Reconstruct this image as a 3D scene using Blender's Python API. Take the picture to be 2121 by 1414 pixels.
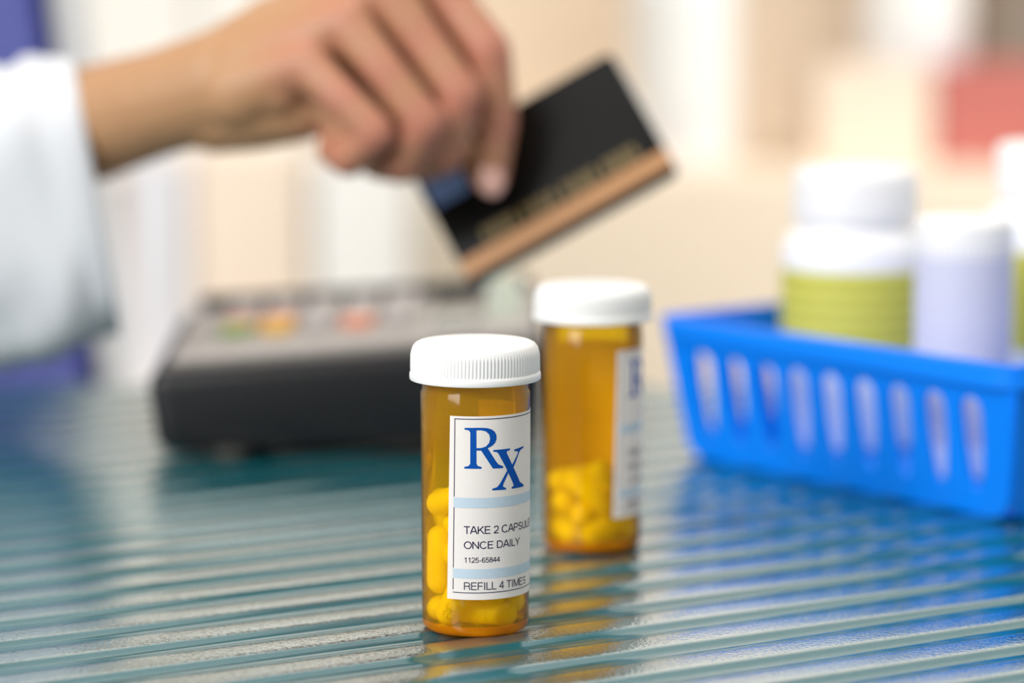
import bpy, bmesh, math, random
from mathutils import Vector, Matrix
import numpy as np

for o in list(bpy.data.objects):
    bpy.data.objects.remove(o)
SC = bpy.context.scene
COL = SC.collection

# ------------------------------------------------------------------ camera
F_PX = 6400.0                       # focal length in pixels of the 2121 x 1414 frame
CAM_H, TILT = 0.1918, math.radians(7.6)
cam_d = bpy.data.cameras.new('camera')
cam_d.sensor_width = 36.0
cam_d.lens = F_PX / 2121 * 36
cam_d.clip_start, cam_d.clip_end = 0.02, 50
cam_d.dof.use_dof = True
cam_d.dof.focus_distance = 0.837
cam_d.dof.aperture_fstop = 4.6
cam = bpy.data.objects.new('camera', cam_d)
COL.objects.link(cam)
cam.location = (0, 0, CAM_H)
cam.rotation_euler = (math.pi / 2 - TILT, 0, 0)
SC.camera = cam

# ------------------------------------------------------------------ world, lights, exposure
world = bpy.data.worlds.new('world')
SC.world = world
world.use_nodes = True
wb = world.node_tree.nodes['Background']
wb.inputs[0].default_value = (1.0, 0.97, 0.93, 1)
wb.inputs[1].default_value = 0.74

def area(name, loc, rot, sx, sy, power, color=(1, 1, 1), spread=180):
    d = bpy.data.lights.new(name, 'AREA')
    d.shape = 'RECTANGLE'
    d.size, d.size_y, d.energy, d.color = sx, sy, power, color
    d.spread = math.radians(spread)
    o = bpy.data.objects.new(name, d)
    COL.objects.link(o)
    o.location = loc
    o.rotation_euler = rot if isinstance(rot, tuple) else (rot - Vector(loc)).to_track_quat('-Z', 'Y').to_euler()
    return o

area('ceiling_lamp_light', (-0.35, -0.35, 1.70), (0, 0, 0), 1.2, 0.6, 5, (1.0, 0.97, 0.93))
area('ceiling_lamp_light', (0.60, 1.15, 1.70), (0, 0, 0), 0.6, 0.6, 3, (1.0, 0.97, 0.93))
area('shelf_fill_light', (0.2, 1.45, 1.66), (math.radians(55), 0, 0), 1.8, 0.35, 26, (1.0, 0.97, 0.92))  # added fill aimed at the shelving to brighten it, no actual lamp there
area('side_fill_light', (1.5, 1.1, 0.75), Vector((0.0, 2.3, 0.05)), 0.7, 0.7, 3.2, (1.0, 0.98, 0.95), 70)  # invented narrow fill from the right that lifts the shelves, no window there
area('shop_window_light', (-1.6, -0.65, 1.40), Vector((0.0, 0.85, 0.05)), 1.2, 1.2, 68, (1.0, 0.985, 0.97))
SC.view_settings.view_transform = 'Standard'
SC.view_settings.look = 'None'
SC.view_settings.gamma = 1
SC.view_settings.use_curve_mapping = False
SC.view_settings.exposure = 0.1
SC.cycles.transparent_max_bounces = 32
SC.cycles.diffuse_bounces = 7
SC.cycles.max_bounces = 14

# ------------------------------------------------------------------ helpers
def at(px, py, Y):
    """the point at depth Y on the ray through a pixel of the photograph"""
    dx, dy = (px - 1060.5) / F_PX, (py - 707) / F_PX
    d = Vector((dx, math.cos(TILT) - dy * math.sin(TILT), -math.sin(TILT) - dy * math.cos(TILT)))
    return Vector((0, 0, CAM_H)) + d * (Y / d.y)

def tag(o, label=None, cat=None, group=None, kind=None):
    if label: o['label'] = label
    if cat: o['category'] = cat
    if group: o['group'] = group
    if kind: o['kind'] = kind
    return o

def empty(name, loc=(0, 0, 0), rz=0.0):
    o = bpy.data.objects.new(name, None)
    COL.objects.link(o)
    o.location = loc
    o.rotation_euler = (0, 0, rz)
    o.empty_display_size = 0.02
    return o

def obj(name, bm, mat, parent=None, smooth=True, loc=None):
    if isinstance(bm, bpy.types.Mesh):
        me = bm
    else:
        me = bpy.data.meshes.new(name)
        bm.to_mesh(me)
        bm.free()
    if smooth is True:
        me.shade_smooth()
    elif smooth:                               # smooth up to an angle
        me.shade_smooth()
        me.set_sharp_from_angle(angle=math.radians(smooth))
    for m in (mat if isinstance(mat, (list, tuple)) else [mat]):
        if m is not None:
            me.materials.append(m)
    o = bpy.data.objects.new(name, me)
    COL.objects.link(o)
    if parent is not None:
        o.parent = parent
    if loc is not None:
        o.location = loc
    return o

def children(o):
    return [c for c in bpy.data.objects if c.parent == o]

def copy_tree(o, parent=None):
    c = o.copy()
    COL.objects.link(c)
    if parent is not None:
        c.parent = parent
    for ch in children(o):
        copy_tree(ch, c)
    return c

def bevel(bm, w, seg=2, edges=None):
    bmesh.ops.bevel(bm, geom=list(edges if edges is not None else bm.edges), offset=w, segments=seg, profile=0.5, affect='EDGES', clamp_overlap=True)

def box_bm(x0, x1, y0, y1, z0, z1, bv=0.0, seg=2, bm=None):
    b = bmesh.new()
    vs = [b.verts.new((x, y, z)) for z in (z0, z1) for y in (y0, y1) for x in (x0, x1)]
    for f in ((0, 2, 3, 1), (4, 5, 7, 6), (0, 1, 5, 4), (2, 6, 7, 3), (0, 4, 6, 2), (1, 3, 7, 5)):
        b.faces.new([vs[i] for i in f])
    if bv: bevel(b, bv, seg)
    return merge(bm, b)

def merge(bm, b):
    if bm is None: return b
    me = bpy.data.meshes.new('tmp')
    b.to_mesh(me); b.free()
    bm.from_mesh(me)
    bpy.data.meshes.remove(me)
    return bm

def lathe(profile, seg=64, closed=False, rfun=None):
    """profile: (r, z) from bottom to top; r = 0 ends become poles"""
    bm = bmesh.new()
    rings = []
    for r, z in profile:
        if r < 1e-7:
            rings.append([bm.verts.new((0, 0, z))])
        else:
            ring = []
            for k in range(seg):
                a = math.tau * k / seg
                rr = r if rfun is None else rfun(r, z, a, k)
                ring.append(bm.verts.new((rr * math.cos(a), rr * math.sin(a), z)))
            rings.append(ring)
    pairs = list(zip(rings, rings[1:]))
    if closed: pairs.append((rings[-1], rings[0]))
    for A, B in pairs:
        for k in range(seg):
            k2 = (k + 1) % seg
            if len(A) == 1 and len(B) == 1: continue
            if len(A) == 1: bm.faces.new((A[0], B[k2], B[k]))
            elif len(B) == 1: bm.faces.new((A[k], A[k2], B[0]))
            else: bm.faces.new((A[k], A[k2], B[k2], B[k]))
    bmesh.ops.recalc_face_normals(bm, faces=bm.faces)
    return bm

def loft(sections, cap=True):
    """sections: lists of points of equal count, joined into a closed skin"""
    bm = bmesh.new()
    rings = [[bm.verts.new(p) for p in s] for s in sections]
    n = len(rings[0])
    for A, B in zip(rings, rings[1:]):
        for k in range(n):
            bm.faces.new((A[k], A[(k + 1) % n], B[(k + 1) % n], B[k]))
    if cap:
        bm.faces.new(list(reversed(rings[0]))); bm.faces.new(rings[-1])
    bmesh.ops.recalc_face_normals(bm, faces=bm.faces)
    return bm

def filled(outer, holes, depth):
    """a flat plate in the local XY plane with holes, `depth` thick, as a mesh"""
    cu = bpy.data.curves.new('tmp', 'CURVE')
    cu.dimensions = '2D'; cu.fill_mode = 'BOTH'; cu.extrude = depth / 2
    for poly in [outer] + list(holes):
        sp = cu.splines.new('POLY')
        sp.points.add(len(poly) - 1)
        for p, q in zip(sp.points, poly): p.co = (q[0], q[1], 0, 1)
        sp.use_cyclic_u = True
    o = bpy.data.objects.new('tmp', cu)
    COL.objects.link(o)
    bpy.context.view_layer.update()
    me = bpy.data.meshes.new_from_object(o.evaluated_get(bpy.context.evaluated_depsgraph_get()))
    bpy.data.objects.remove(o); bpy.data.curves.remove(cu)
    me.materials.clear()
    return me

def arc(cx, cy, rx, ry, a0, a1, n=10):
    return [(cx + rx * math.cos(math.radians(a0 + (a1 - a0) * k / n)), cy + ry * math.sin(math.radians(a0 + (a1 - a0) * k / n))) for k in range(n + 1)]
# plain grotesque capitals and digits as centre lines: (advance, strokes), cap height 1
STROKES = {
    'T': (0.80, [[(0.02, 0.95), (0.78, 0.95)], [(0.40, 0.0), (0.40, 0.95)]]),
    'A': (0.88, [[(0.03, 0.0), (0.40, 1.0)], [(0.48, 1.0), (0.85, 0.0)], [(0.37, 0.955), (0.51, 0.955)], [(0.18, 0.33), (0.70, 0.33)]]),
    'K': (0.88, [[(0.12, 0.0), (0.12, 1.0)], [(0.12, 0.36), (0.78, 1.0)], [(0.36, 0.60), (0.83, 0.0)]]),
    'E': (0.84, [[(0.12, 0.0), (0.12, 1.0)], [(0.12, 0.95), (0.76, 0.95)], [(0.12, 0.52), (0.71, 0.52)], [(0.12, 0.05), (0.78, 0.05)]]),
    'F': (0.78, [[(0.12, 0.0), (0.12, 1.0)], [(0.12, 0.95), (0.73, 0.95)], [(0.12, 0.50), (0.66, 0.50)]]),
    'C': (0.98, [arc(0.50, 0.50, 0.42, 0.46, 42, 322, 24)]),
    'P': (0.86, [[(0.12, 0.0), (0.12, 1.0)], [(0.12, 0.95), (0.50, 0.95)] + arc(0.52, 0.70, 0.24, 0.25, 90, -90, 12) + [(0.12, 0.45)]]),
    'R': (0.92, [[(0.12, 0.0), (0.12, 1.0)], [(0.12, 0.95), (0.52, 0.95)] + arc(0.54, 0.715, 0.25, 0.235, 90, -90, 12) + [(0.12, 0.48)], [(0.50, 0.48)] + arc(0.62, 0.32, 0.14, 0.15, 80, 0, 5) + [(0.77, 0.12), (0.83, 0.0)]]),
    'S': (0.88, [arc(0.43, 0.725, 0.29, 0.225, 15, 250, 16) + arc(0.45, 0.275, 0.32, 0.225, 80, -165, 16)]),
    'U': (0.94, [[(0.12, 1.0), (0.12, 0.36)] + arc(0.46, 0.36, 0.34, 0.31, 180, 360, 16) + [(0.80, 1.0)]]),
    'L': (0.72, [[(0.12, 0.0), (0.12, 1.0)], [(0.12, 0.05), (0.69, 0.05)]]),
    'O': (1.02, [arc(0.51, 0.50, 0.44, 0.46, 0, 360, 30)]),
    'N': (0.94, [[(0.11, 0.0), (0.11, 1.0)], [(0.11, 0.97), (0.81, 0.03)], [(0.81, 0.0), (0.81, 1.0)]]),
    'D': (0.95, [[(0.12, 0.0), (0.12, 1.0)], [(0.12, 0.95), (0.46, 0.95)] + arc(0.46, 0.50, 0.37, 0.45, 90, -90, 18) + [(0.12, 0.05)]]),
    'I': (0.34, [[(0.17, 0.0), (0.17, 1.0)]]),
    'Y': (0.86, [[(0.04, 1.0), (0.43, 0.42)], [(0.82, 1.0), (0.43, 0.42)], [(0.43, 0.0), (0.43, 0.45)]]),
    'M': (1.10, [[(0.11, 0.0), (0.11, 1.0)], [(0.13, 1.0), (0.55, 0.02)], [(0.97, 1.0), (0.55, 0.02)], [(0.99, 0.0), (0.99, 1.0)]]),
    '1': (0.72, [[(0.46, 0.0), (0.46, 1.0)], [(0.46, 0.97), (0.36, 0.83), (0.18, 0.77)]]),
    '2': (0.72, [arc(0.36, 0.68, 0.27, 0.27, 170, -25, 14) + [(0.50, 0.42), (0.22, 0.22), (0.09, 0.05), (0.66, 0.05)]]),
    '3': (0.72, [arc(0.35, 0.735, 0.25, 0.215, 165, -80, 14), arc(0.35, 0.28, 0.28, 0.235, 85, -165, 16)]),
    '4': (0.72, [[(0.49, 0.0), (0.49, 1.0)], [(0.49, 0.96), (0.05, 0.29), (0.68, 0.29)]]),
    '5': (0.72, [[(0.62, 0.93), (0.19, 0.93), (0.12, 0.50)] + arc(0.35, 0.32, 0.28, 0.275, 140, -165, 18)]),
    '6': (0.72, [arc(0.37, 0.30, 0.27, 0.255, 0, 360, 20), [(0.62, 0.80)] + arc(0.39, 0.66, 0.20, 0.29, 60, 100, 4) + [(0.18, 0.80), (0.10, 0.55), (0.10, 0.30)]]),
    '8': (0.72, [arc(0.36, 0.735, 0.235, 0.21, 0, 360, 20), arc(0.36, 0.275, 0.275, 0.23, 0, 360, 20)]),
    '-': (0.46, [[(0.08, 0.36), (0.38, 0.36)]]),
    ' ': (0.36, []),
}
def text_mesh(s, weight=0.122):
    """flat lettering: every stroke a ribbon of quads with mitred joints"""
    bm = bmesh.new()
    x = 0.0
    for ch in s:
        adv, strokes = STROKES[ch]
        for st in strokes:
            closed = math.dist(st[0], st[-1]) < 1e-4
            p = [Vector((x + a, b)) for a, b in (st[:-1] if closed else st)]
            n = len(p); L, R = [], []
            for i in range(n):
                a = p[i - 1] if (i or closed) else None
                b = p[(i + 1) % n] if (i < n - 1 or closed) else None
                d1 = (p[i] - a).normalized() if a is not None else (b - p[i]).normalized()
                d2 = (b - p[i]).normalized() if b is not None else d1
                t = d1 + d2
                t = t.normalized() if t.length > 1e-4 else d1
                nn = Vector((-t.y, t.x))
                k = weight / 2 / max(0.45, nn.dot(Vector((-d1.y, d1.x))))
                L.append(bm.verts.new((*(p[i] + nn * k), 0))); R.append(bm.verts.new((*(p[i] - nn * k), 0)))
            for i in range(n if closed else n - 1):
                j = (i + 1) % n
                bm.faces.new((R[i], R[j], L[j], L[i]))
        x += adv
    me = bpy.data.meshes.new('lettering')
    bm.to_mesh(me); bm.free()
    return me

# ------------------------------------------------------------------ materials
def mat(name, color, rough=0.5, metal=0.0, spec=0.5, noise=0.0, nscale=40.0, bump=0.0, bscale=200.0, sss=0.0, coat=0.0, trans=0.0):
    m = bpy.data.materials.new(name)
    m.use_nodes = True
    nt = m.node_tree
    b = nt.nodes['Principled BSDF']
    b.inputs['Base Color'].default_value = (*color, 1)
    b.inputs['Roughness'].default_value = rough
    b.inputs['Metallic'].default_value = metal
    b.inputs['Specular IOR Level'].default_value = spec
    b.inputs['Coat Weight'].default_value = coat
    b.inputs['Transmission Weight'].default_value = trans
    if sss:
        b.inputs['Subsurface Weight'].default_value = sss
        b.inputs['Subsurface Radius'].default_value = (1.0, 0.35, 0.2)
        b.inputs['Subsurface Scale'].default_value = 0.004
    tc = nt.nodes.new('ShaderNodeTexCoord')
    if noise:
        n = nt.nodes.new('ShaderNodeTexNoise'); n.inputs['Scale'].default_value = nscale; n.inputs['Detail'].default_value = 4
        mx = nt.nodes.new('ShaderNodeMix'); mx.data_type = 'RGBA'
        mx.inputs[6].default_value = (*[c * (1 - noise) for c in color], 1)
        mx.inputs[7].default_value = (*[min(1, c * (1 + noise)) for c in color], 1)
        nt.links.new(tc.outputs['Object'], n.inputs['Vector'])
        nt.links.new(n.outputs['Fac'], mx.inputs[0])
        nt.links.new(mx.outputs[2], b.inputs['Base Color'])
    if bump:
        n2 = nt.nodes.new('ShaderNodeTexNoise'); n2.inputs['Scale'].default_value = bscale; n2.inputs['Detail'].default_value = 3
        bp = nt.nodes.new('ShaderNodeBump'); bp.inputs['Strength'].default_value = bump; bp.inputs['Distance'].default_value = 0.001
        nt.links.new(tc.outputs['Object'], n2.inputs['Vector'])
        nt.links.new(n2.outputs['Fac'], bp.inputs['Height'])
        nt.links.new(bp.outputs['Normal'], b.inputs['Normal'])
    return m

def amber_plastic(name, tint, scatter, scatter_amount, dust, gloss=True):
    """translucent tinted plastic: light passes straight through tinted, a part is scattered, the skin is glossy"""
    m = bpy.data.materials.new(name)
    m.use_nodes = True
    nt = m.node_tree
    for n in list(nt.nodes):
        if n.type != 'OUTPUT_MATERIAL': nt.nodes.remove(n)
    out = nt.nodes['Material Output']
    N, L = nt.nodes.new, nt.links.new
    tr = N('ShaderNodeBsdfTransparent'); tr.inputs[0].default_value = (*tint, 1)
    df = N('ShaderNodeBsdfDiffuse'); df.inputs[0].default_value = (*scatter, 1)
    tl = N('ShaderNodeBsdfTranslucent'); tl.inputs[0].default_value = (*scatter, 1)
    m1 = N('ShaderNodeMixShader'); m1.inputs[0].default_value = 0.5
    L(df.outputs[0], m1.inputs[1]); L(tl.outputs[0], m1.inputs[2])
    m2 = N('ShaderNodeMixShader')
    L(tr.outputs[0], m2.inputs[1]); L(m1.outputs[0], m2.inputs[2])
    tc = N('ShaderNodeTexCoord')
    no = N('ShaderNodeTexNoise'); no.inputs['Scale'].default_value = 1400; no.inputs['Detail'].default_value = 5
    no2 = N('ShaderNodeTexNoise'); no2.inputs['Scale'].default_value = 160; no2.inputs['Detail'].default_value = 4
    L(tc.outputs['Object'], no.inputs['Vector']); L(tc.outputs['Object'], no2.inputs['Vector'])
    mr = N('ShaderNodeMath'); mr.operation = 'MULTIPLY'; L(no.outputs['Fac'], mr.inputs[0]); L(no2.outputs['Fac'], mr.inputs[1])
    ma = N('ShaderNodeMath'); ma.operation = 'MULTIPLY_ADD'; ma.inputs[1].default_value = dust; ma.inputs[2].default_value = scatter_amount - dust * 0.25
    L(mr.outputs[0], ma.inputs[0]); L(ma.outputs[0], m2.inputs[0])
    gl = N('ShaderNodeBsdfGlossy'); gl.inputs['Roughness'].default_value = 0.09
    fr = N('ShaderNodeFresnel'); fr.inputs['IOR'].default_value = 1.32
    if not gloss:
        L(m2.outputs[0], out.inputs['Surface'])
        return m
    m3 = N('ShaderNodeMixShader')
    L(fr.outputs[0], m3.inputs[0]); L(m2.outputs[0], m3.inputs[1]); L(gl.outputs[0], m3.inputs[2])
    L(m3.outputs[0], out.inputs['Surface'])
    return m

M = {
    'white_plastic': mat('white_plastic', (0.80, 0.80, 0.80), 0.4, bump=0.03, bscale=900),
    'jar_plastic': mat('jar_plastic', (0.86, 0.87, 0.89), 0.35),
    'amber': amber_plastic('amber_plastic', (1.0, 0.92, 0.04), (1.0, 0.57, 0.0), 0.22, 0.16),
    'amber_inner': amber_plastic('amber_inner_plastic', (1.0, 0.95, 0.05), (1.0, 0.64, 0.0), 0.09, 0.08, gloss=False),
    'amber_base': amber_plastic('amber_thick_plastic', (1.0, 0.60, 0.01), (1.0, 0.38, 0.0), 0.6, 0.1),
    'paper': mat('label_paper', (0.82, 0.785, 0.77), 0.8, noise=0.02, nscale=1200, bump=0.05, bscale=3000),
    'ink_blue': mat('blue_ink', (0.0, 0.07, 0.36), 0.7, spec=0.15),
    'ink_dark': mat('dark_ink', (0.012, 0.010, 0.05), 0.8, spec=0.1),
    'ink_grey': mat('worn_dark_ink', (0.05, 0.05, 0.085), 0.8, spec=0.1),
    'ink_band': mat('pale_blue_ink', (0.46, 0.57, 0.67), 0.8, noise=0.10, nscale=2200),
    'pill': mat('yellow_gelatin', (1.0, 0.88, 0.02), 0.35, sss=0.15),
    'pill_cap': mat('yellow_gelatin_cap', (1.0, 0.86, 0.015), 0.32, sss=0.15),
    'terminal': mat('black_plastic', (0.009, 0.009, 0.011), 0.42, bump=0.15, bscale=1500),
    'terminal_top': mat('dark_grey_plastic', (0.38, 0.35, 0.33), 0.5, bump=0.1, bscale=1500),
    'rubber': mat('grey_rubber', (0.10, 0.095, 0.08), 0.7),
    'key_grey': mat('grey_key', (0.42, 0.39, 0.385), 0.5),
    'key_green': mat('green_key', (0.30, 0.42, 0.16), 0.5),
    'key_yellow': mat('yellow_key', (0.75, 0.45, 0.08), 0.5),
    'key_red': mat('red_key', (0.70, 0.28, 0.18), 0.5),
    'lcd': mat('display_glass', (0.20, 0.21, 0.20), 0.15),
    'receipt': mat('receipt_paper', (0.74, 0.80, 0.72), 0.8),
    'basket': mat('blue_plastic', (0.0, 0.21, 0.90), 0.38, spec=0.3),
    'card': mat('black_card', (0.005, 0.005, 0.005), 0.2, spec=0.12, noise=0.2, nscale=60),
    'gold': mat('gold_print', (0.40, 0.18, 0.05), 0.4),
    'gold_dim': mat('worn_gold_print', (0.16, 0.105, 0.02), 0.5),
    'holo': mat('hologram_foil', (0.16, 0.26, 0.50), 0.3, metal=0.3),
    'olive': mat('yellow_green_print', (0.62, 0.60, 0.10), 0.6),
    'olive_dark': mat('dark_olive_print', (0.44, 0.43, 0.05), 0.6),
    'lavender': mat('lavender_print', (0.58, 0.59, 0.71), 0.6),
    'coat': mat('white_cotton', (0.62, 0.64, 0.68), 0.85, bump=0.25, bscale=1200),
    'shirt': mat('blue_violet_cotton', (0.115, 0.135, 0.46), 0.85, bump=0.2, bscale=900),
    'trousers': mat('navy_cotton', (0.05, 0.06, 0.16), 0.9),
    'shoe': mat('black_leather', (0.02, 0.02, 0.02), 0.4),
    'hair': mat('dark_brown_hair', (0.03, 0.018, 0.01), 0.5, noise=0.3, nscale=150),
    'nail': mat('fingernail', (0.62, 0.36, 0.30), 0.3),
    'eye': mat('eye_white', (0.75, 0.73, 0.70), 0.2),
    'wood': mat('peach_laminate', (0.80, 0.68, 0.54), 0.6, noise=0.04, nscale=6),
    'wall': mat('cream_paint', (0.84, 0.83, 0.80), 0.8, noise=0.02, nscale=8),
    'ceiling': mat('white_paint', (0.85, 0.84, 0.82), 0.9),
    'floor': mat('grey_vinyl', (0.42, 0.40, 0.37), 0.5, noise=0.08, nscale=12),
    'counter_body': mat('counter_laminate', (0.10, 0.20, 0.22), 0.5),
    'carton_white': mat('white_carton', (0.78, 0.77, 0.75), 0.7),
    'carton_grey': mat('grey_carton', (0.66, 0.65, 0.62), 0.7),
    'carton_lilac': mat('grey_lilac_carton', (0.60, 0.60, 0.64), 0.7),
    'carton_peach': mat('peach_carton', (0.74, 0.62, 0.51), 0.7),
    'carton_cream': mat('cream_carton', (0.72, 0.65, 0.54), 0.7),
    'carton_red': mat('red_carton', (0.45, 0.13, 0.11), 0.6),
    'carton_taupe': mat('taupe_carton', (0.26, 0.22, 0.18), 0.7),
    'tape': mat('carton_tape', (0.66, 0.58, 0.46), 0.4),
}

def skin_material():
    m = mat('skin', (0.60, 0.36, 0.22), 0.5, sss=0.12)
    nt = m.node_tree
    b = nt.nodes['Principled BSDF']
    a = nt.nodes.new('ShaderNodeAttribute'); a.attribute_name = 'flush'
    n = nt.nodes.new('ShaderNodeTexNoise'); n.inputs['Scale'].default_value = 90
    mx = nt.nodes.new('ShaderNodeMix'); mx.data_type = 'RGBA'
    mx.inputs[6].default_value = (0.42, 0.228, 0.112, 1)
    mx.inputs[7].default_value = (0.44, 0.150, 0.108, 1)
    mu = nt.nodes.new('ShaderNodeMath'); mu.operation = 'MULTIPLY_ADD'; mu.inputs[1].default_value = 0.25; mu.inputs[2].default_value = -0.12
    ad = nt.nodes.new('ShaderNodeMath'); ad.operation = 'ADD'; ad.use_clamp = True
    nt.links.new(n.outputs['Fac'], mu.inputs[0]); nt.links.new(mu.outputs[0], ad.inputs[0]); nt.links.new(a.outputs['Fac'], ad.inputs[1])
    nt.links.new(ad.outputs[0], mx.inputs[0]); nt.links.new(mx.outputs[2], b.inputs['Base Color'])
    return m
M['skin'] = skin_material()
def add_translucent(m, color, fac):
    nt = m.node_tree
    out = nt.nodes['Material Output']; b = nt.nodes['Principled BSDF']
    t = nt.nodes.new('ShaderNodeBsdfTranslucent'); t.inputs[0].default_value = (*color, 1)
    mx = nt.nodes.new('ShaderNodeMixShader'); mx.inputs[0].default_value = fac
    nt.links.new(b.outputs[0], mx.inputs[1]); nt.links.new(t.outputs[0], mx.inputs[2]); nt.links.new(mx.outputs[0], out.inputs['Surface'])
add_translucent(M['paper'], (0.95, 0.93, 0.90), 0.15)

# ------------------------------------------------------------------ the room
FLOOR, CEIL = -0.93, 1.75
def structure(name, bm, m):
    o = obj(name, bm, m, smooth=False)
    o['kind'] = 'structure'
    return o
structure('floor', box_bm(-3, 3, -1.5, 3.3, FLOOR - 0.05, FLOOR), M['floor'])
structure('ceiling', box_bm(-3, 3, -1.5, 3.3, CEIL, CEIL + 0.05), M['ceiling'])
structure('wall_back', box_bm(-3, 3, 2.9, 3.0, FLOOR, CEIL), M['wall'])
structure('wall_left', box_bm(-2.1, -2.0, 0.3, 2.9, FLOOR, CEIL), M['wall'])
structure('wall_right', box_bm(2.2, 2.3, 0.3, 2.9, FLOOR, CEIL), M['wall'])

# ------------------------------------------------------------------ counter with a ribbed glossy top
RIB_DIR, RIB_LEN, RIB_AMP, RIB_PHASE = math.radians(30.5), 0.0241, 0.00080, 3.6201
CY0, CY1, CX0, CX1 = 0.35, 1.30, -1.3, 1.4

def rib_shape(a):
    """broad flat ridges between narrow grooves"""
    return math.tanh(1.3 * (math.cos(a) + 0.55))

def rib_material():
    m = bpy.data.materials.new('ribbed_teal_gloss')
    m.use_nodes = True
    nt = m.node_tree
    N, L = nt.nodes.new, nt.links.new
    b = nt.nodes['Principled BSDF']
    b.inputs['Base Color'].default_value = (0.0, 0.058, 0.070, 1)
    b.inputs['Roughness'].default_value = 0.10
    b.inputs['IOR'].default_value = 1.5
    b.inputs['Coat Weight'].default_value = 0.75
    b.inputs['Coat IOR'].default_value = 1.5
    b.inputs['Coat Roughness'].default_value = 0.06
    tc = N('ShaderNodeTexCoord')
    dp = N('ShaderNodeVectorMath'); dp.operation = 'DOT_PRODUCT'
    dp.inputs[1].default_value = (-math.sin(RIB_DIR), math.cos(RIB_DIR), 0)
    L(tc.outputs['Object'], dp.inputs[0])
    ph = N('ShaderNodeMath'); ph.operation = 'MULTIPLY_ADD'; ph.inputs[1].default_value = math.tau / RIB_LEN; ph.inputs[2].default_value = -RIB_PHASE
    L(dp.outputs['Value'], ph.inputs[0])
    cs = N('ShaderNodeMath'); cs.operation = 'COSINE'; L(ph.outputs[0], cs.inputs[0])
    mr = N('ShaderNodeMapRange'); mr.inputs['From Min'].default_value = -0.2; mr.inputs['From Max'].default_value = 0.25
    mr.inputs['To Min'].default_value = 0.0; mr.inputs['To Max'].default_value = 1.0
    L(cs.outputs[0], mr.inputs['Value'])
    no = N('ShaderNodeTexNoise'); no.inputs['Scale'].default_value = 800; no.inputs['Detail'].default_value = 2
    L(tc.outputs['Object'], no.inputs['Vector'])
    mu = N('ShaderNodeMath'); mu.operation = 'MULTIPLY'; L(no.outputs['Fac'], mu.inputs[0]); L(mr.outputs['Result'], mu.inputs[1])
    bc = N('ShaderNodeMix'); bc.data_type = 'RGBA'                  # the grained ridges are frosted paler than the smooth grooves
    bc.inputs[6].default_value = (0.0, 0.092, 0.118, 1); bc.inputs[7].default_value = (0.01, 0.085, 0.10, 1)
    L(mr.outputs['Result'], bc.inputs[0]); L(bc.outputs[2], b.inputs['Base Color'])
    io = N('ShaderNodeMapRange'); io.inputs['To Min'].default_value = 1.45; io.inputs['To Max'].default_value = 2.3
    L(mr.outputs['Result'], io.inputs['Value']); L(io.outputs['Result'], b.inputs['IOR'])
    cw = N('ShaderNodeMapRange'); cw.inputs['To Min'].default_value = 0.1; cw.inputs['To Max'].default_value = 1.0
    L(mr.outputs['Result'], cw.inputs['Value']); L(cw.outputs['Result'], b.inputs['Coat Weight'])
    ro = N('ShaderNodeMapRange'); ro.inputs['To Min'].default_value = 0.12; ro.inputs['To Max'].default_value = 0.09
    L(mr.outputs['Result'], ro.inputs['Value']); L(ro.outputs['Result'], b.inputs['Roughness']); L(ro.outputs['Result'], b.inputs['Coat Roughness'])
    bp = N('ShaderNodeBump'); bp.inputs['Strength'].default_value = 0.24; bp.inputs['Distance'].default_value = 0.0006
    L(mu.outputs[0], bp.inputs['Height']); L(bp.outputs['Normal'], b.inputs['Normal']); L(bp.outputs['Normal'], b.inputs['Coat Normal'])
    return m

ct = empty('counter', (0, (CY0 + CY1) / 2, FLOOR))
tag(ct, 'long shop counter with a glossy ribbed teal top under everything', 'counter')
ct_inv = Matrix.Translation((0, -(CY0 + CY1) / 2, -FLOOR))

def ribbed_top():
    bm = bmesh.new()
    u = Vector((math.cos(RIB_DIR), math.sin(RIB_DIR), 0)); n = Vector((-math.sin(RIB_DIR), math.cos(RIB_DIR), 0))
    step = RIB_LEN / 24
    v0, v1 = -0.4, 2.0
    prev = None
    for i in range(int((v1 - v0) / step) + 1):
        v = v0 + i * step
        z = RIB_AMP * (rib_shape(math.tau * v / RIB_LEN - RIB_PHASE) - rib_shape(0))
        a, b = bm.verts.new(u * -2.5 + n * v + Vector((0, 0, z))), bm.verts.new(u * 2.5 + n * v + Vector((0, 0, z)))
        if prev: bm.faces.new((prev[0], prev[1], b, a))
        prev = (a, b)
    for co, no in (((CX0, 0, 0), (-1, 0, 0)), ((CX1, 0, 0), (1, 0, 0)), ((0, CY0, 0), (0, -1, 0)), ((0, CY1, 0), (0, 1, 0))):
        bmesh.ops.bisect_plane(bm, geom=bm.verts[:] + bm.edges[:] + bm.faces[:], plane_co=co, plane_no=no, clear_outer=True)
    edges = [e for e in bm.edges if e.is_boundary]
    r = bmesh.ops.extrude_edge_only(bm, edges=edges)
    for v in r['geom']:
        if isinstance(v, bmesh.types.BMVert): v.co.z = -0.012
    bmesh.ops.recalc_face_normals(bm, faces=bm.faces)
    return bm
top = obj('ribbed_top', ribbed_top(), rib_material(), smooth=40)
top.parent = ct; top.matrix_parent_inverse = ct_inv
body = obj('counter_base', box_bm(CX0 + 0.02, CX1 - 0.02, CY0 + 0.03, CY1 - 0.03, FLOOR, -0.0121, 0.003), M['counter_body'], smooth=False)
body.parent = ct; body.matrix_parent_inverse = ct_inv

# ------------------------------------------------------------------ prescription vials
VX, VY = at(985, 1300, 0.84).x, 0.84            # the front vial
R_OUT, R_IN = 0.0150, 0.0142
def wall_r(z): return R_OUT - 0.0002 + 0.0003 * z / 0.07

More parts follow.
